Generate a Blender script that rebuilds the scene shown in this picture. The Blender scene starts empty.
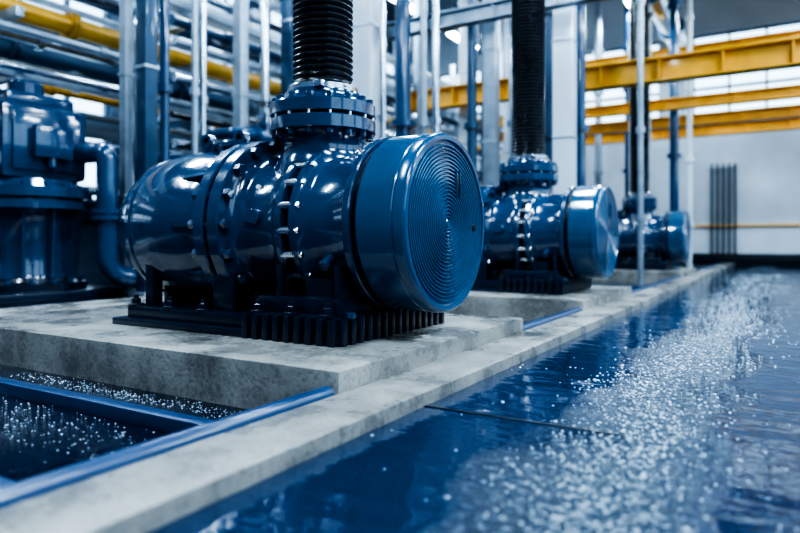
import bpy, bmesh, math, random
from mathutils import Vector, Matrix
random.seed(7)
S=bpy.context.scene
COL=S.collection
# ---------------------------------------------------------------- materials
def nt(name):
    m=bpy.data.materials.new(name); m.use_nodes=True
    t=m.node_tree; b=t.nodes['Principled BSDF']
    return m,t,b
def mat(name,col,rough=.4,metal=0.,coat=0.,var=.15,scale=6,bump=0.,bscale=60,emit=0):
    m,t,b=nt(name)
    b.inputs['Metallic'].default_value=metal
    b.inputs['Coat Weight'].default_value=coat
    b.inputs['Coat Roughness'].default_value=.07
    tc=t.nodes.new('ShaderNodeTexCoord')
    n=t.nodes.new('ShaderNodeTexNoise'); n.inputs['Scale'].default_value=scale; n.inputs['Detail'].default_value=6
    t.links.new(tc.outputs['Object'],n.inputs['Vector'])
    r=t.nodes.new('ShaderNodeValToRGB')
    r.color_ramp.elements[0].position=.3; r.color_ramp.elements[1].position=.7
    r.color_ramp.elements[0].color=(*[c*(1-var) for c in col],1)
    r.color_ramp.elements[1].color=(*[min(1,c*(1+var)) for c in col],1)
    t.links.new(n.outputs['Fac'],r.inputs['Fac']); t.links.new(r.outputs['Color'],b.inputs['Base Color'])
    mr=t.nodes.new('ShaderNodeMapRange'); mr.inputs['To Min'].default_value=rough*.75; mr.inputs['To Max'].default_value=min(1,rough*1.3)
    t.links.new(n.outputs['Fac'],mr.inputs['Value']); t.links.new(mr.outputs['Result'],b.inputs['Roughness'])
    if bump:
        n2=t.nodes.new('ShaderNodeTexNoise'); n2.inputs['Scale'].default_value=bscale; n2.inputs['Detail'].default_value=4
        t.links.new(tc.outputs['Object'],n2.inputs['Vector'])
        bp=t.nodes.new('ShaderNodeBump'); bp.inputs['Strength'].default_value=bump; bp.inputs['Distance'].default_value=.01
        t.links.new(n2.outputs['Fac'],bp.inputs['Height']); t.links.new(bp.outputs['Normal'],b.inputs['Normal'])
    if emit:
        b.inputs['Emission Color'].default_value=(*col,1); b.inputs['Emission Strength'].default_value=emit
    return m
BLUE=mat('blue_paint',(.0035,.047,.125),.16,0,1.,.2,3,.05,30)
BLUE_L=mat('blue_paint_cover',(.006,.078,.185),.2,0,.7,.12,3)
BLUE_D=mat('dark_blue_base',(.002,.012,.034),.3,0,.4,.25,8)
BLUE_R=mat('blue_rail',(.003,.040,.125),.3,0,.4,.15,5)
STEEL=mat('stainless_steel',(.56,.63,.70),.18,1,0,.1,5)
GALV=mat('galvanised_steel',(.33,.40,.48),.34,.6,0,.15,7)
SILV=mat('bright_bolt',(.9,.91,.93),.22,1,0,.05,10)
RUB=mat('black_rubber',(.008,.012,.02),.28,0,.3,.2,10)
DARK=mat('dark_metal',(.006,.011,.02),.4,.3,0,.2,8)
YEL=mat('yellow_paint',(.74,.36,.018),.4,0,.2,.15,3)
WHT=mat('white_cladding',(.60,.68,.76),.35,0,.2,.06,2)
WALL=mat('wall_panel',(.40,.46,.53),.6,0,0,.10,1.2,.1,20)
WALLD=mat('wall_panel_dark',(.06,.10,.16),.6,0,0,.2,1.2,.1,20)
CEIL=mat('ceiling_panel',(.05,.065,.09),.7,0,0,.2,1)
EPOX=mat('epoxy_floor',(.004,.020,.045),.12,0,.4,.3,1.5)
LAMP=mat('lamp_diffuser',(.85,.93,1),.4,emit=45,var=0)
GREYBLUE=mat('greyblue_enamel',(.02,.06,.12),.35,.2,.3,.15,4)

def concrete():
    m,t,b=nt('concrete')
    tc=t.nodes.new('ShaderNodeTexCoord')
    n=t.nodes.new('ShaderNodeTexNoise'); n.inputs['Scale'].default_value=2.2; n.inputs['Detail'].default_value=10; n.inputs['Roughness'].default_value=.65
    t.links.new(tc.outputs['Object'],n.inputs['Vector'])
    r=t.nodes.new('ShaderNodeValToRGB'); e=r.color_ramp.elements
    e[0].position=.3; e[0].color=(.09,.09,.09,1); e[1].position=.70; e[1].color=(.40,.39,.37,1)
    t.links.new(n.outputs['Fac'],r.inputs['Fac'])
    n3=t.nodes.new('ShaderNodeTexNoise'); n3.inputs['Scale'].default_value=45; n3.inputs['Detail'].default_value=5
    t.links.new(tc.outputs['Object'],n3.inputs['Vector'])
    r3=t.nodes.new('ShaderNodeValToRGB'); r3.color_ramp.elements[0].position=.32; r3.color_ramp.elements[0].color=(.45,.45,.47,1); r3.color_ramp.elements[1].position=.5; r3.color_ramp.elements[1].color=(1,1,1,1)
    t.links.new(n3.outputs['Fac'],r3.inputs['Fac'])
    mx=t.nodes.new('ShaderNodeMix'); mx.data_type='RGBA'; mx.blend_type='MULTIPLY'; mx.inputs[0].default_value=.6
    t.links.new(r.outputs['Color'],mx.inputs[6]); t.links.new(r3.outputs['Color'],mx.inputs[7]); t.links.new(mx.outputs[2],b.inputs['Base Color'])
    mr=t.nodes.new('ShaderNodeMapRange'); mr.inputs['From Min'].default_value=.35; mr.inputs['From Max'].default_value=.6; mr.inputs['To Min'].default_value=.12; mr.inputs['To Max'].default_value=.45
    t.links.new(n.outputs['Fac'],mr.inputs['Value']); t.links.new(mr.outputs['Result'],b.inputs['Roughness'])
    bp=t.nodes.new('ShaderNodeBump'); bp.inputs['Strength'].default_value=.3; bp.inputs['Distance'].default_value=.01
    t.links.new(n3.outputs['Fac'],bp.inputs['Height']); t.links.new(bp.outputs['Normal'],b.inputs['Normal'])
    return m
CONC=concrete()

def water(name,base,cx,w0,w1,amount,stretch,namp=.8,bumpamt=.9,lo=.56,hi=.66):
    """deep blue water; foam band runs along Y centred on x=cx"""
    m,t,b=nt(name); L=t.links
    N=lambda k:t.nodes.new(k)
    geo=N('ShaderNodeNewGeometry'); sep=N('ShaderNodeSeparateXYZ'); L.new(geo.outputs['Position'],sep.inputs[0])
    big=N('ShaderNodeTexNoise'); big.inputs['Scale'].default_value=1.3; big.inputs['Detail'].default_value=6; L.new(geo.outputs['Position'],big.inputs['Vector'])
    def math_(op,a,c):
        q=N('ShaderNodeMath'); q.operation=op
        for i,v in enumerate((a,c)):
            if v is None: continue
            if isinstance(v,(int,float)): q.inputs[i].default_value=v
            else: L.new(v,q.inputs[i])
        return q.outputs[0]
    nz=math_('MULTIPLY',math_('SUBTRACT',big.outputs['Fac'],.5),namp)
    dx=math_('ABSOLUTE',math_('ADD',math_('SUBTRACT',sep.outputs['X'],cx),nz),None)
    mr=N('ShaderNodeMapRange'); mr.inputs['From Min'].default_value=w0; mr.inputs['From Max'].default_value=w1; mr.inputs['To Min'].default_value=1; mr.inputs['To Max'].default_value=0
    L.new(dx,mr.inputs['Value']); band=math_('MULTIPLY',mr.outputs['Result'],amount)
    v=N('ShaderNodeTexVoronoi'); v.inputs['Scale'].default_value=42; v.feature='F1'; L.new(geo.outputs['Position'],v.inputs['Vector'])
    n2=N('ShaderNodeTexNoise'); n2.inputs['Scale'].default_value=30; n2.inputs['Detail'].default_value=8; n2.inputs['Roughness'].default_value=.8; L.new(geo.outputs['Position'],n2.inputs['Vector'])
    thr=N('ShaderNodeMapRange'); thr.inputs['From Min'].default_value=lo; thr.inputs['From Max'].default_value=hi; L.new(n2.outputs['Fac'],thr.inputs['Value'])
    foam=math_('MULTIPLY',thr.outputs['Result'],band)
    mix=N('ShaderNodeMix'); mix.data_type='RGBA'; L.new(foam,mix.inputs[0]); mix.inputs[6].default_value=(*base,1); mix.inputs[7].default_value=(.62,.80,.95,1)
    L.new(mix.outputs[2],b.inputs['Base Color'])
    b.inputs['IOR'].default_value=1.38
    rr=N('ShaderNodeMapRange'); rr.inputs['To Min'].default_value=.03; rr.inputs['To Max'].default_value=.25; L.new(foam,rr.inputs['Value']); L.new(rr.outputs['Result'],b.inputs['Roughness'])
    mp=N('ShaderNodeMapping'); mp.inputs['Scale'].default_value=stretch; L.new(geo.outputs['Position'],mp.inputs['Vector'])
    rip=N('ShaderNodeTexNoise'); rip.inputs['Scale'].default_value=1; rip.inputs['Detail'].default_value=4; L.new(mp.outputs[0],rip.inputs['Vector'])
    b1=N('ShaderNodeBump'); b1.inputs['Strength'].default_value=.38; b1.inputs['Distance'].default_value=.025; L.new(rip.outputs['Fac'],b1.inputs['Height'])
    hh=math_('MULTIPLY',math_('ADD',v.outputs['Distance'],n2.outputs['Fac']),band)
    b2=N('ShaderNodeBump'); b2.inputs['Strength'].default_value=bumpamt; b2.inputs['Distance'].default_value=.02; L.new(hh,b2.inputs['Height']); L.new(b1.outputs['Normal'],b2.inputs['Normal'])
    L.new(b2.outputs['Normal'],b.inputs['Normal'])
    return m
WAT=water('pool_water',(.0006,.021,.062),-.48,.07,.32,1.,(2.6,6,1),.8,1.,.54,.63)
WAT2=water('basin_water',(.0006,.006,.020),-2.9,.2,.8,.22,(4,4,1),.8,.5,.6,.7)
def bubm():
    m,t,b=nt('foam_bubbles'); b.inputs['Base Color'].default_value=(.72,.87,.99,1); b.inputs['Roughness'].default_value=.05
    b.inputs['Coat Weight'].default_value=1; b.inputs['Transmission Weight'].default_value=.35; b.inputs['IOR'].default_value=1.5
    return m
BUB=bubm()
# ---------------------------------------------------------------- builders
class Obj:
    def __init__(s,name,loc=(0,0,0),rot=0):
        s.e=bpy.data.objects.new(name,None); s.e.empty_display_size=.2; COL.objects.link(s.e)
        s.e.location=loc; s.e.rotation_euler=(0,0,rot); s.parts={}
    def p(s,name,m):
        if name not in s.parts: s.parts[name]=(bmesh.new(),m)
        return s.parts[name][0]
    def done(s,ang=32):
        for n,(bm,m) in s.parts.items():
            o=bpy.data.objects.new(n,tomesh(n,bm,m,ang)); COL.objects.link(o); o.parent=s.e
        return s.e
def tomesh(n,bm,m,ang=32):
    bmesh.ops.recalc_face_normals(bm,faces=bm.faces[:])
    a=math.radians(ang)
    for f in bm.faces: f.smooth=True
    for e in bm.edges:
        if len(e.link_faces)!=2 or e.calc_face_angle(0)>a: e.smooth=False
    me=bpy.data.meshes.new(n); bm.to_mesh(me); bm.free(); me.materials.append(m); return me
def single(name,bm,m,ang=32):
    o=bpy.data.objects.new(name,tomesh(name,bm,m,ang)); COL.objects.link(o); return o
def clone(e,name,loc):
    n=bpy.data.objects.new(name,None); n.empty_display_size=.2; COL.objects.link(n); n.location=loc; n.rotation_euler=e.rotation_euler
    for c in list(e.children):
        k=bpy.data.objects.new(c.name.split('.')[0],c.data); COL.objects.link(k); k.parent=n
    return n
def box(bm,x0,x1,y0,y1,z0,z1,bev=0):
    t=bmesh.new()
    bmesh.ops.create_cube(t,size=1,matrix=Matrix.Translation(((x0+x1)/2,(y0+y1)/2,(z0+z1)/2))@Matrix.Diagonal((x1-x0,y1-y0,z1-z0,1)))
    if bev: bmesh.ops.bevel(t,geom=t.edges[:],offset=bev,segments=2,affect='EDGES',profile=.6)
    me=bpy.data.meshes.new('t'); t.to_mesh(me); t.free(); bm.from_mesh(me); bpy.data.meshes.remove(me)
def frame(ax):
    ax=Vector(ax).normalized(); up=Vector((0,0,1)) if abs(ax.z)<.9 else Vector((1,0,0))
    u=up.cross(ax).normalized(); v=ax.cross(u); return ax,u,v
def lathe(bm,prof,org,ax,seg=64):
    ax,u,v=frame(ax); org=Vector(org); prev=None
    for a,r in prof:
        c=org+ax*a
        if r<1e-5: ring=[bm.verts.new(c)]
        else: ring=[bm.verts.new(c+(u*math.cos(2*math.pi*i/seg)+v*math.sin(2*math.pi*i/seg))*r) for i in range(seg)]
        if prev:
            for i in range(seg):
                j=(i+1)%seg
                if len(prev)==1 and len(ring)==1: break
                if len(prev)==1: bm.faces.new((prev[0],ring[i],ring[j]))
                elif len(ring)==1: bm.faces.new((prev[i],prev[j],ring[0]))
                else: bm.faces.new((prev[i],prev[j],ring[j],ring[i]))
        prev=ring
def cyl(bm,a,b,r,seg=24,bev=0):
    a=Vector(a);b=Vector(b);l=(b-a).length
    p=[(0,0),(0,r-bev),(bev,r),(l-bev,r),(l,r-bev),(l,0)] if bev else [(0,0),(0,r),(l,r),(l,0)]
    lathe(bm,p,a,b-a,seg)
def nuts(bm,c,ax,R,n,r,h,off=0):
    ax,u,v=frame(ax); c=Vector(c)
    for i in range(n):
        t=2*math.pi*(i+off)/n
        p=c+(u*math.cos(t)+v*math.sin(t))*R
        cyl(bm,p,p+ax*h,r,6,r*.15)
def sweep(bm,pts,r,seg=16,fil=.25,cap=True):
    pts=[Vector(p) for p in pts]; path=[pts[0]]
    for i in range(1,len(pts)-1):
        a,b,c=pts[i-1],pts[i],pts[i+1]; d1=(a-b).normalized(); d2=(c-b).normalized()
        f=min(fil,(a-b).length*.48,(c-b).length*.48)
        for k in range(9):
            s=k/8; path.append((b+d1*f)*(1-s)**2+b*2*s*(1-s)+(b+d2*f)*s*s)
    path.append(pts[-1]); prev=None; u=None
    for i,p in enumerate(path):
        d=(path[min(i+1,len(path)-1)]-path[max(i-1,0)]).normalized()
        if u is None: _,u,_=frame(d)
        u=(u-d*u.dot(d)).normalized(); v=d.cross(u)
        ring=[bm.verts.new(p+(u*math.cos(2*math.pi*k/seg)+v*math.sin(2*math.pi*k/seg))*r) for k in range(seg)]
        if prev:
            for k in range(seg):
                j=(k+1)%seg; bm.faces.new((prev[k],prev[j],ring[j],ring[k]))
        elif cap: bm.faces.new(ring)
        prev=ring
    if cap: bm.faces.new(prev)

SLAB=.15; AX=.66
# ---------------------------------------------------------------- pump
def pump():
    o=Obj('industrial_pump',(-1.66,3.29,SLAB))
    B=o.p('casing',BLUE); C=o.p('end_cover',BLUE_L); D=o.p('seal_ring',DARK); T=o.p('flange_studs',SILV); N=o.p('flange_nuts',BLUE)
    P=o.p('base_frame',BLUE_D); H=o.p('bellows_hose',RUB); K=o.p('hose_clamp',STEEL)
    c=(0,0,AX); ax=(-1,0,0)
    # end cover with concentric ridges
    pr=[(-.006,0),(-.006,.02)]
    r=.028
    while r<.455:
        pr+=[(.004,r),(-.007,r+.004),(-.007,r+.012),(.004,r+.016)]; r+=.0215
    pr+=[(.004,.468),(-.012,.474),(-.012,.497),(-.004,.508),(.01,.514),(.05,.517),(.055,.510),(.065,.510),(.07,.515),(.28,.515),(.295,.505),(.30,.45)]
    lathe(C,pr,c,ax,128)
    # slot + small boss on cover
    box(D,-.01,.012,.10,.135,AX+.17,AX+.29,.005)
    box(C,-.01,.016,.09,.098,AX+.15,AX+.31,.003); box(C,-.01,.016,.137,.145,AX+.15,AX+.31,.003)
    cyl(D,(.0,.34,AX-.02),(.014,.34,AX-.02),.022,20,.003)
    lathe(D,[(.29,.40),(.29,.478),(.345,.478),(.345,.40)],c,ax,96)
    # casing
    pr=[(.335,.3),(.335,.505),(.342,.515),(.375,.515),(.385,.505),(.388,.455),(.42,.435),(.66,.43),(.70,.438),(.735,.468),(.738,.482),(.775,.486),(.785,.478),(.786,.42),
        (.842,.42),(.843,.478),(.853,.486),(.89,.482),(.895,.455),(.93,.435),(1.0,.43),(1.16,.43),(1.20,.44),(1.235,.47),(1.25,.50),(1.256,.565),(1.266,.573),(1.345,.573),(1.354,.565),(1.356,.50),
        (1.385,.50),(1.386,.565),(1.395,.573),(1.465,.573),(1.475,.563),(1.478,.51),(1.52,.50),(1.62,.515),(1.76,.535),(1.90,.54),(2.04,.53),(2.16,.51),(2.17,.518),(2.21,.515),(2.22,.495),(2.34,.455),(2.46,.39),(2.56,.30),(2.60,.25),(2.61,.25),(2.66,.245),(2.67,.235),(2.70,.15),(2.71,0)]
    lathe(B,pr,c,ax,112)
    # axial studs in the middle joint
    for i in range(20):
        t=2*math.pi*(i+.3)/20
        q=Vector((0,math.cos(t)*.462,AX+math.sin(t)*.462))
        cyl(T,q+Vector((-.765,0,0)),q+Vector((-.865,0,0)),.025,10)
        cyl(T,q+Vector((-.715,0,0)),q+Vector((-.738,0,0)),.020,6,.003)
    nuts(N,(-1.256,0,AX),(1,0,0),.532,18,.034,.05); nuts(N,(-1.475,0,AX),(-1,0,0),.532,18,.034,.055)
    for i in range(18):
        t=2*math.pi*i/18; ax_,u,v=frame((1,0,0)); q=Vector((0,0,AX))+(u*math.cos(t)+v*math.sin(t))*.532
        cyl(T,q+Vector((-1.35,0,0)),q+Vector((-1.39,0,0)),.018,10)
    # ribs on rear bell
    for i in range(10):
        t=2*math.pi*(i+.5)/10; M=Matrix.Translation((0,0,AX))@Matrix.Rotation(t,4,'X')
        vs=[Vector(v) for v in [(-1.47,-.014,.50),(-1.47,.014,.50),(-1.47,.014,.56),(-1.47,-.014,.56),(-1.72,-.014,.50),(-1.72,.014,.50),(-1.72,.014,.535),(-1.72,-.014,.535)]]
        w=[B.verts.new(M@v) for v in vs]
        for f in [(0,1,2,3),(7,6,5,4),(0,4,5,1),(3,2,6,7),(1,5,6,2),(0,3,7,4)]: B.faces.new([w[k] for k in f])
    # lifting lugs + inspection ports on top
    for x in (-1.62,-1.95):
        box(B,x-.06,x+.06,-.02,.02,AX+.5,AX+.62,.015); lathe(B,[(-.03,.03),(-.03,.055),(.03,.055),(.03,.03)],(x,0,AX+.62),(0,1,0),20)
    lathe(B,[(0,.12),(.10,.12),(.10,.155),(.13,.16),(.14,.15),(.14,0)],(-1.78,.12,AX+.46),(0,.12,1),32)
    nuts(N,(-1.78,.137,AX+.6),(0,.12,1),.13,8,.013,.02)
    for yy in (-1,1):
        cyl(B,(-1.08,yy*.40,AX+.04),(-1.08,yy*.46,AX+.045),.05,24,.008)
        cyl(B,(-.55,yy*.36,AX-.2),(-.55,yy*.45,AX-.25),.035,20,.006)
    # neck and discharge flange
    nx=-.90
    lathe(B,[(AX+.2,.33),(AX+.36,.315),(AX+.41,.285),(AX+.45,.268),(1.16,.262),(1.21,.275),(1.236,.30),(1.24,.335),(1.246,.341),(1.318,.341),(1.324,.335),(1.325,.29)],(nx,0,0),(0,0,1),80)
    lathe(D,[(1.31,.30),(1.325,.31),(1.34,.31),(1.345,.30)],(nx,0,0),(0,0,1),64)
    lathe(B,[(1.34,.29),(1.341,.335),(1.347,.341),(1.415,.341),(1.422,.335),(1.424,.30),(1.44,.265),(1.47,.245),(1.50,.24),(1.505,.20)],(nx,0,0),(0,0,1),80)
    nuts(N,(nx,0,1.424),(0,0,1),.305,16,.024,.035); nuts(N,(nx,0,1.24),(0,0,-1),.308,16,.024,.035)
    for i in range(16):
        t=2*math.pi*i/16; cyl(T,(nx+.326*math.sin(t),.326*math.cos(t),1.31),(nx+.326*math.sin(t),.326*math.cos(t),1.35),.011,8)
    lathe(K,[(1.495,.19),(1.495,.222),(1.50,.226),(1.535,.226),(1.54,.222),(1.54,.19)],(nx,0,0),(0,0,1),64)
    cyl(K,(nx+.21,-.07,1.518),(nx+.21,.03,1.518),.012,10); box(K,nx+.10,nx+.16,-.225,-.19,1.497,1.537,.004)
    pr=[(1.53,.17)]; z=1.545
    while z<6.0:
        pr+=[(z,.172),(z+.010,.190),(z+.018,.195),(z+.026,.190),(z+.036,.172)]; z+=.040
    pr+=[(z,.17)]
    lathe(H,pr,(nx,0,0),(0,0,1),40)
    # base
    box(P,-2.22,-1.0,-.60,.60,0,.045,.01); box(P,-2.14,-1.0,-.54,.54,.04,.125,.012)
    box(P,-1.02,-.34,-.60,.60,0,.05,.01); box(P,-1.0,-.36,-.56,.56,.05,.15,.01)
    n=9
    for i in range(n):
        x=-.985+i*.615/(n-1)
        for y in (-1,1):
            box(P,x-.021,x+.021,min(y*.55,y*.62),max(y*.55,y*.62),.0,.145,.006)
    for i in range(15):
        y=-.56+i*1.12/14
        box(P,-.37,-.315,y-.021,y+.021,.0,.145,.006)
    for y in (-.5,0,.5):
        cyl(N,(-.345+.02,y,.14),(-.325,y,.175),.028,6,.004)
    # saddles and feet
    for x,w,hw in ((-.62,.10,.40),(-1.31,.09,.46),(-1.95,.07,.34)):
        box(P,x-w,x+w,-hw,hw,.10,.34,.012)
    for x in (-.44,-.86):
        box(P,x-.02,x+.02,-.47,.47,.12,.42,.008)
    box(P,-1.0,-.40,-.50,.50,.12,.24,.02)
    for y in (-.42,.42):
        box(P,-2.06,-1.98,y-.04,y+.04,.10,.42,.01)
        box(P,-1.40,-1.22,y-.05,y+.05,.10,.36,.01)
    for x,y in ((-2.1,-.5),(-1.75,-.5),(-1.45,-.5),(-2.1,.5),(-1.45,.5),(-.95,-.54),(-.7,-.54),(-.45,-.54)):
        z=.125 if x<-1 else .15
        cyl(P,(x,y,z-.01),(x,y,z+.012),.05,24,.004); cyl(P,(x,y,z),(x,y,z+.045),.032,6,.004); cyl(P,(x,y,z+.04),(x,y,z+.07),.016,10,.003)
    return o.done()
p1=pump()
PY=(3.29,7.15,13.8)
clone(p1,'industrial_pump.001',(-1.66,PY[1],SLAB)); clone(p1,'industrial_pump.002',(-1.66,PY[2],SLAB))
# ---------------------------------------------------------------- slabs, curb, rails
def slab(name,yc,hw=1.12):
    bm=bmesh.new(); box(bm,-5.0,-1.62,yc-hw,yc+hw,-.4,SLAB,.012); return single(name,bm,CONC)
slab('concrete_plinth',3.31); slab('concrete_plinth.001',7.15); slab('concrete_plinth.002',13.8)
bm=bmesh.new()
box(bm,-1.62,-1.315,-3.99,21.9,-.44,.06,.010); single('pool_curb',bm,CONC)
bm=bmesh.new(); box(bm,-6.18,-5.55,-3.99,21.9,-.44,.09,.012); single('walkway_curb',bm,CONC)
o=Obj('blue_edge_pipe')
q=o.p('pipe',BLUE_R)
for a,b in ((-3.9,2.17),(4.45,6.01),(8.29,12.66),(14.94,21.8)):
    cyl(q,(-1.665,a,.05),(-1.665,b,.05),.04,20)
for y in (1.0,0,-1,-2,-3,5.2,9,10,11,16,17,19): box(q,-1.70,-1.63,y-.03,y+.03,-.4,.05,.005)
o.done()
o=Obj('basin_cross_bar'); q=o.p('bar',BLUE_R)
for y in (1.80,1.02): box(q,-5.55,-1.66,y-.04,y+.04,-.12,-.02,.012)
for y in (4.95,9.5,11): box(q,-5.55,-1.66,y-.04,y+.04,-.12,-.02,.012)
o.done()
bm=bmesh.new(); box(bm,-1.315,-.50,2.385,2.402,-.05,.004,.002); single('pool_divider_strip',bm,DARK)
def plane(name,x0,x1,y0,y1,z,m):
    bm=bmesh.new(); v=[bm.verts.new(c) for c in ((x0,y0,z),(x1,y0,z),(x1,y1,z),(x0,y1,z))]; bm.faces.new(v); return single(name,bm,m)
plane('pool_water_surface',-1.33,5.0,-4,22,0,WAT)
plane('basin_water_surface',-5.56,-1.6,-4,22,-.08,WAT2)
# ---------------------------------------------------------------- room
X0,X1,Y0,Y1,Z1=-12.5,7,-4,22,9
bm=bmesh.new(); box(bm,X0-.3,-6.19,Y0,Y1,-.5,.05); box(bm,5.0,X1,Y0,Y1,-.5,.08); box(bm,-6.3,5.1,Y0,Y1,-.7,-.45); single('floor',bm,EPOX)
def winwall(name,x0,x1,n,zs,ze):
    bm=bmesh.new(); fr=[]
    box(bm,x0,x1,Y0,Y1,-.5,zs); box(bm,x0,x1,Y0,Y1,ze,Z1)
    w=(Y1-Y0)/n
    for i in range(n+1):
        y=Y0+i*w; box(bm,x0,x1,max(Y0,y-.35),min(Y1,y+.35),zs,ze)
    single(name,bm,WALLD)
    for i in range(n):
        a=Y0+i*w+.35; b=Y0+(i+1)*w-.35; f=bmesh.new(); xm=(x0+x1)/2
        k=4
        for j in range(k+1):
            y=a+(b-a)*j/k; box(f,xm-.05,xm+.05,y-.04,y+.04,zs,ze)
        for j in range(5):
            z=zs+(ze-zs)*j/4; box(f,xm-.045,xm+.045,a,b,z-.04,z+.04)
        fr.append(f)
    return fr
wn=1
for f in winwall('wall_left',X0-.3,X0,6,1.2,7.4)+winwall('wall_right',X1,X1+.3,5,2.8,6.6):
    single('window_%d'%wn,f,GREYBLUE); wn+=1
bm=bmesh.new(); box(bm,X0,X1,Y1,Y1+.3,-.5,4.7); box(bm,X0,X1,Y1,Y1+.3,7.2,Z1)
for x in (X0,-8,-3.5,1,5.5): box(bm,x,x+.8,Y1,Y1+.3,4.7,7.2)
for i in range(14):
    x=X0+.7+i*1.35; box(bm,x-.02,x+.02,Y1-.015,Y1+.01,-.1,4.7)
single('wall_back',bm,WALL)
f=bmesh.new()
for i in range(20): box(f,X0+i,X0+i+.06,Y1+.1,Y1+.2,4.7,7.2)
for z in (4.7,5.5,6.3,7.15): box(f,X0,X1,Y1+.1,Y1+.2,z-.04,z+.04)
single('window_12',f,GREYBLUE)
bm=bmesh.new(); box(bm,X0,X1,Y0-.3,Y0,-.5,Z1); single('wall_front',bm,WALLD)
bm=bmesh.new()
box(bm,X0,X1,Y0,Y1,Z1,Z1+.2)
for y in range(-3,22,3): box(bm,X0,X1,y-.08,y+.08,Z1-.4,Z1)
single('ceiling',bm,CEIL)
bm=bmesh.new(); box(bm,-11,6.9,21.9,21.99,-.0,.35,.01); single('trim_1',bm,DARK)
bm=bmesh.new(); box(bm,-11,6.9,21.93,21.99,1.18,1.23,.01); single('trim_2',bm,YEL)
# ceiling lamps
k=0
for x in (-8.5,-3.4,1.6,4.8):
    for y in (0,4.5,9.0,14,18):
        o=Obj('high_bay_lamp' if k==0 else 'high_bay_lamp.%03d'%k,(x,y,6.9)); k+=1
        h=o.p('housing',GALV); box(h,-.16,.16,-1.0,1.0,0,.10,.02)
        for s in (-.8,.8): cyl(h,(0,s,.1),(0,s,1.75),.012,8)
        box(o.p('diffuser',LAMP),-.13,.13,-.95,.95,-.02,.0,.004)
        e=o.done()
        L=bpy.data.lights.new('tube_light','AREA'); L.shape='RECTANGLE'; L.size=.26; L.size_y=1.9; L.energy=250; L.color=(.62,.84,1.0)
        lo=bpy.data.objects.new('tube_light',L); COL.objects.link(lo); lo.parent=e; lo.location=(0,0,-.035)
# ---------------------------------------------------------------- overhead header + crane beams
o=Obj('discharge_header_pipe'); q=o.p('pipe',BLUE)
cyl(q,(-2.56,.5,6.3),(-2.56,20,6.3),.26,32)
for y in (2,5,9,11,15,18): cyl(q,(-2.56,y,6.5),(-2.56,y,8.98),.02,8); lathe(q,[(-.05,.26),(-.05,.33),(.05,.33),(.05,.26)],(-2.56,y,6.3),(0,1,0),32)
for y in PY: cyl(q,(-2.56,y,6.08),(-2.56,y,6.2),.23,32)
o.done()
k=0
for y,zc,h,w in ((12.0,3.72,.42,.30),(14.9,3.68,.24,.22),(16.8,3.62,.26,.3),(19.0,3.7,.3,.3),(15.6,4.75,.34,.3),(17.5,5.4,.4,.3),(9.3,4.3,.26,.2)):
    m=YEL if y!=9.3 else GALV
    o=Obj(('crane_beam' if k==0 else 'crane_beam.%03d'%k),(0,y,zc)); k+=1
    q=o.p('girder',m)
    xa=-6.95
    box(q,xa,6.95,-.02,.02,-h/2,h/2); box(q,xa,6.95,-w/2,w/2,h/2-.03,h/2,.004); box(q,xa,6.95,-w/2,w/2,-h/2,-h/2+.03,.004)
    for i in range(14): box(q,xa+.05+i,xa+.08+i,-w/2+.02,w/2-.02,-h/2,h/2)
    for x in (-6.8,6.8): box(o.p('hanger',GALV),x-.05,x+.05,-.05,.05,h/2,8.98-zc)
    o.done()
# ---------------------------------------------------------------- pipe rack (left background)
o=Obj('pipe_rack'); q=o.p('frame',GALV)
for y in (1.5,4.2,7,10,13,16,19):
    for x in (-9.6,-7.9):
        if y==4.2 and x==-7.9: continue
        box(q,x-.07,x+.07,y-.07,y+.07,.05,5.6,.006)
    for z in (1.9,2.7,3.45,4.3): box(q,-9.7,-7.8 if y!=4.2 or z>2.6 else -8.8,y-.05,y+.05,z-.06,z+.06,.005)
for x in (-9.6,-7.9):
    for z in (2.72,4.32): box(q,x-.05,x+.05,-1,20,z-.05,z+.05,.005)
o.done()
def lpipe(name,m,x,z,r,y0=-2,y1=20.5,fl=3.1):
    o=Obj(name); q=o.p('pipe',m); cyl(q,(x,y0,z),(x,y1,z),r,20)
    y=y0+1
    while y<y1: lathe(q,[(-.05,r),(-.05,r*1.45),(-.008,r*1.45),(-.008,r*1.2),(.008,r*1.2),(.008,r*1.45),(.05,r*1.45),(.05,r)],(x,y,z),(0,1,0),24); y+=fl
    o.done()
lpipe('yellow_gas_pipe',YEL,-8.4,3.66,.13)
lpipe('yellow_gas_pipe.001',YEL,-8.9,2.88,.08)
lpipe('steel_process_pipe',STEEL,-8.75,3.62,.10); lpipe('steel_process_pipe.001',STEEL,-9.2,3.63,.12)
lpipe('steel_process_pipe.002',STEEL,-8.3,2.88,.10); lpipe('steel_process_pipe.003',STEEL,-9.3,2.05,.09)
lpipe('white_insulated_pipe',WHT,-8.3,4.53,.17); lpipe('white_insulated_pipe.001',WHT,-8.8,4.5,.14)
lpipe('blue_water_pipe',BLUE,-9.25,4.5,.14); lpipe('blue_water_pipe.001',BLUE,-8.75,2.07,.11)
lpipe('steel_process_pipe.004',STEEL,-8.75,1.45,.07)
lpipe('steel_process_pipe.005',GALV,-7.7,3.2,.05); lpipe('steel_process_pipe.006',STEEL,-7.7,2.75,.05); lpipe('steel_process_pipe.007',GALV,-7.72,3.95,.05)
lpipe('white_insulated_pipe.002',WHT,-9.9,2.6,.18); lpipe('blue_water_pipe.002',GREYBLUE,-10,3.6,.2); lpipe('white_insulated_pipe.003',WHT,-10,4.9,.2)
lpipe('blue_water_pipe.003',BLUE,-7.7,.9,.09,5.3); lpipe('blue_water_pipe.004',GREYBLUE,-9.9,1.2,.22)
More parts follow.
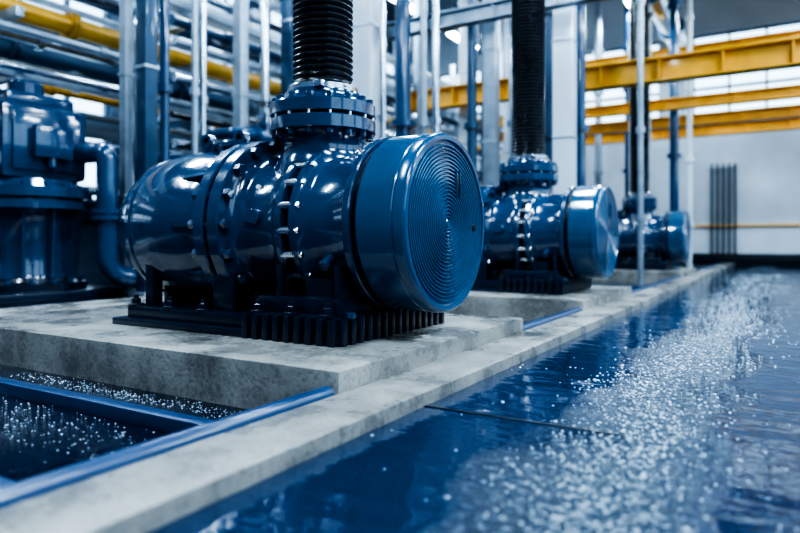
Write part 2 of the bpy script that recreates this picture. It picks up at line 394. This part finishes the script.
# nearer bank of small-bore lines
j=8
for x,z,r,m in ((-7.15,1.3,.06,STEEL),(-7.2,1.65,.04,GALV),(-7.15,2.05,.07,STEEL),(-7.2,2.45,.04,DARK),(-7.15,2.95,.06,STEEL),(-7.15,3.45,.05,GALV),(-7.2,3.75,.07,GREYBLUE),(-7.15,4.2,.06,STEEL),(-7.2,4.6,.08,WHT),(-7.15,.7,.08,GREYBLUE)):
    lpipe('steel_process_pipe.%03d'%j,m,x,z,r,5.9,20.5,1.9); j+=1
def loop(name,m,pts,r,fil=.3,fl=True):
    o=Obj(name); q=o.p('pipe',m); sweep(q,pts,r,18,fil)
    if fl:
        for a,b in zip(pts[:-1],pts[1:]):
            a=Vector(a);b=Vector(b)
            if (b-a).length>1.0:
                mid=(a+b)/2; lathe(q,[(-.06,r),(-.06,r*1.6),(-.01,r*1.6),(-.01,r*1.2),(.01,r*1.2),(.01,r*1.6),(.06,r*1.6),(.06,r)],mid,b-a,22)
    o.done()
i=0
for y in (5.6,6.3,7.0,7.7,8.3,9.0,9.8,10.4,11.1,11.8,12.6,13.4,14.3,15.1,16,17):
    x=-7.4-random.random()*.4; r=random.choice((.05,.06,.08,.11,.13)); m=(STEEL,GREYBLUE,GALV,WHT,BLUE,STEEL)[i%6]
    zt=random.choice((1.7,2.2,3.0,3.9,4.8)); dy=random.uniform(.5,1.1)
    loop('riser_pipe' if i==0 else 'riser_pipe.%03d'%i,m,[(x,y,.05),(x,y,zt),(x,y+dy,zt),(x-1.3,y+dy,zt)],r,.28); i+=1
loop('yellow_drop_pipe',YEL,[(-8.2,8.6,2.75),(-6.5,8.6,2.75),(-6.5,9.9,2.45),(-6.5,11.5,2.45),(-6.5,11.5,.05)],.10,.35)
loop('yellow_drop_pipe.001',YEL,[(-8,11.2,1.9),(-5.9,11.2,1.9),(-5.9,16.2,1.9),(-5.9,16.2,.05)],.10,.35)
# vertical risers and cable ducts behind the pumps
k=0
def vduct(x,y,w,m,z0=.05,z1=8.55,kind='cable_duct'):
    global k
    o=Obj(kind if k==0 else kind+'.%03d'%k,(x,y,0)); k+=1
    q=o.p('shaft',m); box(q,-w/2,w/2,-w/2,w/2,z0,z1,.02)
    s=o.p('straps',GALV)
    z=z0+1.2
    while z<z1: box(s,-w/2-.012,w/2+.012,-w/2-.012,w/2+.012,z,z+.04,.004); z+=1.5
    box(s,-w/2-.06,w/2+.06,-w/2-.06,w/2+.06,z0,z0+.06,.006)
    box(s,-w/2+.03,-w/2+.07,w/2,w/2+.02,z0,z1)
    o.done()
vduct(-6.0,8.9,.42,WHT,.05); vduct(-5.8,12.45,.30,WHT); vduct(-5.4,14.2,.42,WHT); vduct(-5.8,17.25,.42,GREYBLUE)
vduct(-6.6,6.6,.16,GALV); vduct(-6.5,4.97,.18,GREYBLUE); vduct(-7.0,5.05,.12,GALV); vduct(-6.9,8.0,.22,GREYBLUE)
vduct(-2.95,9.9,.30,WHT,-.4); vduct(-3.0,16.25,.44,WHT,-.4); vduct(-4.1,9.7,.22,GALV,-.4)
i=0
for x,y,r,m in ((-5.3,8.9,.13,BLUE),(-5.0,9.05,.06,GALV),(-5.9,10.6,.08,GALV),(-5.5,12.75,.13,BLUE),(-5.7,13.2,.07,STEEL),(-5.3,15.2,.12,GREYBLUE),(-5.0,16.1,.08,STEEL),(-4.6,16.4,.12,BLUE),(-4.4,17.9,.09,GALV),(-3.6,17.9,.1,BLUE),(-6.8,7.3,.07,STEEL),(-6.5,8.35,.06,GALV),
    (-2.95,10.75,.10,BLUE),(-3.4,9.65,.09,BLUE),(-3.75,9.75,.06,STEEL),(-4.4,9.6,.08,GREYBLUE),(-4.7,8.9,.06,STEEL),(-2.1,15.25,.10,BLUE),(-1.9,16.2,.06,WHT),(-2.1,11.4,.05,GALV),(-6.7,6.0,.05,STEEL),(-6.4,5.6,.04,GALV),(-6.6,5.3,.06,BLUE),(-5.3,8.3,.05,STEEL),(-3.2,10.4,.04,STEEL),(-3.6,11.2,.10,GREYBLUE),(-4.3,12.5,.12,GREYBLUE)):
    o=Obj('vertical_pipe' if i==0 else 'vertical_pipe.%03d'%i,(x,y,0)); i+=1
    q=o.p('pipe',m); cyl(q,(0,0,.05 if x<-5.56 else -.4),(0,0,8.58),r,20)
    for z in (1.1,2.6,4.8,5.9): lathe(q,[(-.05,r),(-.05,r*1.6),(.05,r*1.6),(.05,r)],(0,0,z),(0,0,1),20)
    o.done()
# gate valves
def valve(idx,x,y,z,m,rot=0,s=1.):
    o=Obj('gate_valve' if idx==0 else 'gate_valve.%03d'%idx,(x,y,z),rot)
    q=o.p('body',m); st=o.p('stem',STEEL); w=o.p('handwheel',RUB)
    lathe(q,[(-.35*s,0),(-.35*s,.2*s),(-.30*s,.2*s),(-.30*s,.12*s),(-.1*s,.15*s),(0,.17*s),(.1*s,.15*s),(.3*s,.12*s),(.3*s,.2*s),(.35*s,.2*s),(.35*s,0)],(0,0,0),(0,1,0),28)
    lathe(q,[(0,.14*s),(.22*s,.12*s),(.22*s,.17*s),(.3*s,.17*s),(.3*s,.07*s),(.5*s,.05*s),(.5*s,0)],(0,0,0),(0,0,1),28)
    cyl(st,(0,0,.4*s),(0,0,.8*s),.02*s,10)
    R=.2*s; pts=[(R*math.cos(a*math.pi/12),R*math.sin(a*math.pi/12),.68*s) for a in range(25)]
    sweep(w,pts,.02*s,8,.001,False)
    for a in range(4): cyl(w,(0,0,.68*s),(R*math.cos(a*1.571),R*math.sin(a*1.571),.68*s),.012*s,8)
    sup=o.p('support_leg',GALV); cyl(sup,(0,.0,-z+.05),(0,0,-.1*s),.045,12)
    cyl(sup,(0,.0,-z+.05),(0,0,-z+.09),.12,16)
    sweep(q,[(0,.34*s,0),(0,.9*s,0),(-.8,.9*s,0)],.12*s,16,.2); sweep(q,[(0,-.34*s,0),(0,-.8*s,0),(-.8,-.8*s,0)],.12*s,16,.2)
    o.done()
for j,(x,y,z,m,s) in enumerate(((-6.9,6.2,1.2,BLUE,1.2),(-6.5,7.5,1.5,DARK,1.1),(-6.3,10.4,1.3,BLUE,1.2),(-6.3,13.6,1.5,DARK,1.2),(-6.3,15.3,1.3,BLUE,1.2),(-6.3,18.6,1.4,BLUE,1.2),(-6.2,9.9,2.0,DARK,.8),(-6.4,6.9,2.2,BLUE,.7))): valve(j,x,y,z,m,0,s)
# tanks
def tank(idx,x,y,r,h,m):
    o=Obj('storage_tank' if idx==0 else 'storage_tank.%03d'%idx,(x,y,.05)); q=o.p('shell',m)
    lathe(q,[(.4,0),(.42,r*.5),(.5,r*.85),(.62,r),(h*.33,r),(h*.33+.02,r+.02),(h*.33+.06,r+.02),(h*.33+.08,r),(h*.66,r),(h*.66+.02,r+.02),(h*.66+.06,r+.02),(h*.66+.08,r),(h-.3,r),(h-.12,r*.8),(h,r*.3),(h+.02,.12),(h+.2,.12),(h+.2,0)],(0,0,0),(0,0,1),48)
    for a in range(4): t=a*1.571+.785; cyl(o.p('legs',GALV),(r*.8*math.cos(t),r*.8*math.sin(t),0),(r*.8*math.cos(t),r*.8*math.sin(t),.7),.06,12)
    o.done()
tank(0,-11.2,5.6,.75,3.0,STEEL); tank(1,-11.2,9.2,.8,4.2,GREYBLUE); tank(2,-11.2,13,.8,3.2,STEEL); tank(3,-11.2,17,.8,4.0,GREYBLUE); tank(4,-11.2,2.4,.7,2.4,GREYBLUE)
# control cabinets
def cab(idx,x,y,h,m):
    o=Obj('control_cabinet' if idx==0 else 'control_cabinet.%03d'%idx,(x,y,.05))
    q=o.p('body',m); box(q,-.25,.25,-.4,.4,.1,h,.015); box(q,-.22,.22,-.37,.37,0,.1)
    d=o.p('door',WHT); box(d,.25,.27,-.36,.36,.16,h-.06,.006)
    g=o.p('handle',DARK); box(g,.27,.30,.26,.30,h*.5,h*.5+.2,.005)
    for i in range(6): box(g,.268,.275,-.2,.2,h-.4+i*.035,h-.385+i*.035)
    o.done()
cab(0,-6.75,12.1,1.7,GREYBLUE); cab(1,-6.7,17.2,1.8,GREYBLUE)
# ---------------------------------------------------------------- vertical pump at far left
o=Obj('vertical_motor_pump',(-7.7,4.2,.05))
q=o.p('motor',BLUE); d=o.p('base',BLUE_D); n=o.p('bolts',BLUE)
box(d,-.8,.8,-.8,.8,0,.10,.015); 
lathe(d,[(.1,0),(.1,.66),(.18,.66),(.2,.52),(.24,.50)],(0,0,0),(0,0,1),48)
lathe(q,[(.2,.50),(.3,.46),(.85,.46),(.95,.50),(1.02,.62),(1.03,.70),(1.12,.70),(1.13,.62),(1.15,.62),(1.16,.72),(1.27,.72),(1.28,.60),(1.36,.56),(1.38,.5)],(0,0,0),(0,0,1),56)
box(q,-.46,.46,-.50,.50,1.36,2.22,.09); box(q,-.36,.36,-.40,.40,2.18,2.36,.06)
box(q,.44,.50,-.40,.40,1.46,2.10,.02)
box(q,.5,.62,-.22,.22,1.6,1.95,.02); cyl(q,(.56,0,1.5),(.56,0,1.6),.05,14)
nuts(n,(0,0,1.27),(0,0,1),.65,18,.03,.05); nuts(n,(0,0,.18),(0,0,1),.59,16,.03,.05)
lathe(q,[(2.34,.2),(2.5,.2),(2.54,.16),(2.54,0)],(0,0,0),(0,0,1),32)
for i in range(12):
    t=i*math.pi/6; M=Matrix.Rotation(t,4,'Z')
    w=[q.verts.new(M@Vector(v)) for v in ((.44,-.015,.25),(.44,.015,.25),(.56,.015,.25),(.56,-.015,.25),(.44,-.015,1.0),(.44,.015,1.0),(.60,.015,1.0),(.60,-.015,1.0))]
    for f in [(0,1,2,3),(7,6,5,4),(0,4,5,1),(3,2,6,7),(1,5,6,2),(0,3,7,4)]: q.faces.new([w[a] for a in f])
o.done()
loop('blue_elbow_pipe',BLUE,[(-7.5,4.55,1.75),(-7.0,4.6,1.75),(-6.75,4.62,1.75),(-6.75,4.62,.28),(-6.4,6.0,.28)],.12,.3)
# far end details
o=Obj('louvre_grille',(-1.62,21.9,0)); q=o.p('slats',DARK)
for i in range(5): box(q,-.32+i*.16-.028,-.32+i*.16+.028,-.02,.02,.35,3.1)
o.done()
# ---------------------------------------------------------------- foam bubbles (one object)
t=bmesh.new(); bmesh.ops.create_icosphere(t,subdivisions=2,radius=1); tv=[v.co.copy() for v in t.verts]; t.verts.index_update(); tf=[[v.index for v in f.verts] for f in t.faces]; t.free()
def bubbles(name,gen,n):
    V=[];F=[]
    for i in range(n):
        x,y,z,r=gen(); b=len(V)
        V+=[(x+c.x*r,y+c.y*r,z+c.z*r*.7) for c in tv]; F+=[[b+a for a in f] for f in tf]
    me=bpy.data.meshes.new(name); me.from_pydata(V,[],F); me.polygons.foreach_set('use_smooth',[True]*len(F)); me.materials.append(BUB)
    ob=bpy.data.objects.new(name,me); COL.objects.link(ob)
def g1():
    y=.7*math.exp(random.random()*math.log(16/.7))
    c=-.47+.10*math.sin(y*1.3)-.05*math.sin(y*4.1); w=.085+.012*y
    if random.random()<.12: w*=3
    x=max(-1.28,random.gauss(c,min(w,.34)))
    s=min(1,.45+y*.16)
    return x,y,0,random.uniform(.002,.0075)*s*(1 if random.random()<.93 else 1.5)
bubbles('pool_foam',g1,6000)
def g2():
    x=random.uniform(-3.9,-1.78); y=random.choice((random.gauss(2.08,.04),random.gauss(1.55,.14)))
    y=min(y,2.17); 
    return x,y,-.08,random.uniform(.0015,.0045)
bubbles('basin_foam',g2,900)
# ---------------------------------------------------------------- world + camera
w=bpy.data.worlds.new('sky'); S.world=w; w.use_nodes=True
bg=w.node_tree.nodes['Background']; bg.inputs[0].default_value=(.54,.79,1,1); bg.inputs[1].default_value=3.5
cam=bpy.data.cameras.new('camera'); co=bpy.data.objects.new('camera',cam); COL.objects.link(co); S.camera=co
cam.sensor_width=36; cam.lens=28.8; cam.shift_y=-(266.5-242)/800
co.location=(0,0,.70); co.rotation_euler=(math.radians(90),0,math.radians(31.03))
cam.dof.use_dof=True; cam.dof.focus_distance=3.5; cam.dof.aperture_fstop=.9
try:
    S.view_settings.view_transform='AgX'; S.view_settings.look='AgX - Very High Contrast'; S.view_settings.exposure=-.15
except Exception as ex: print(ex)
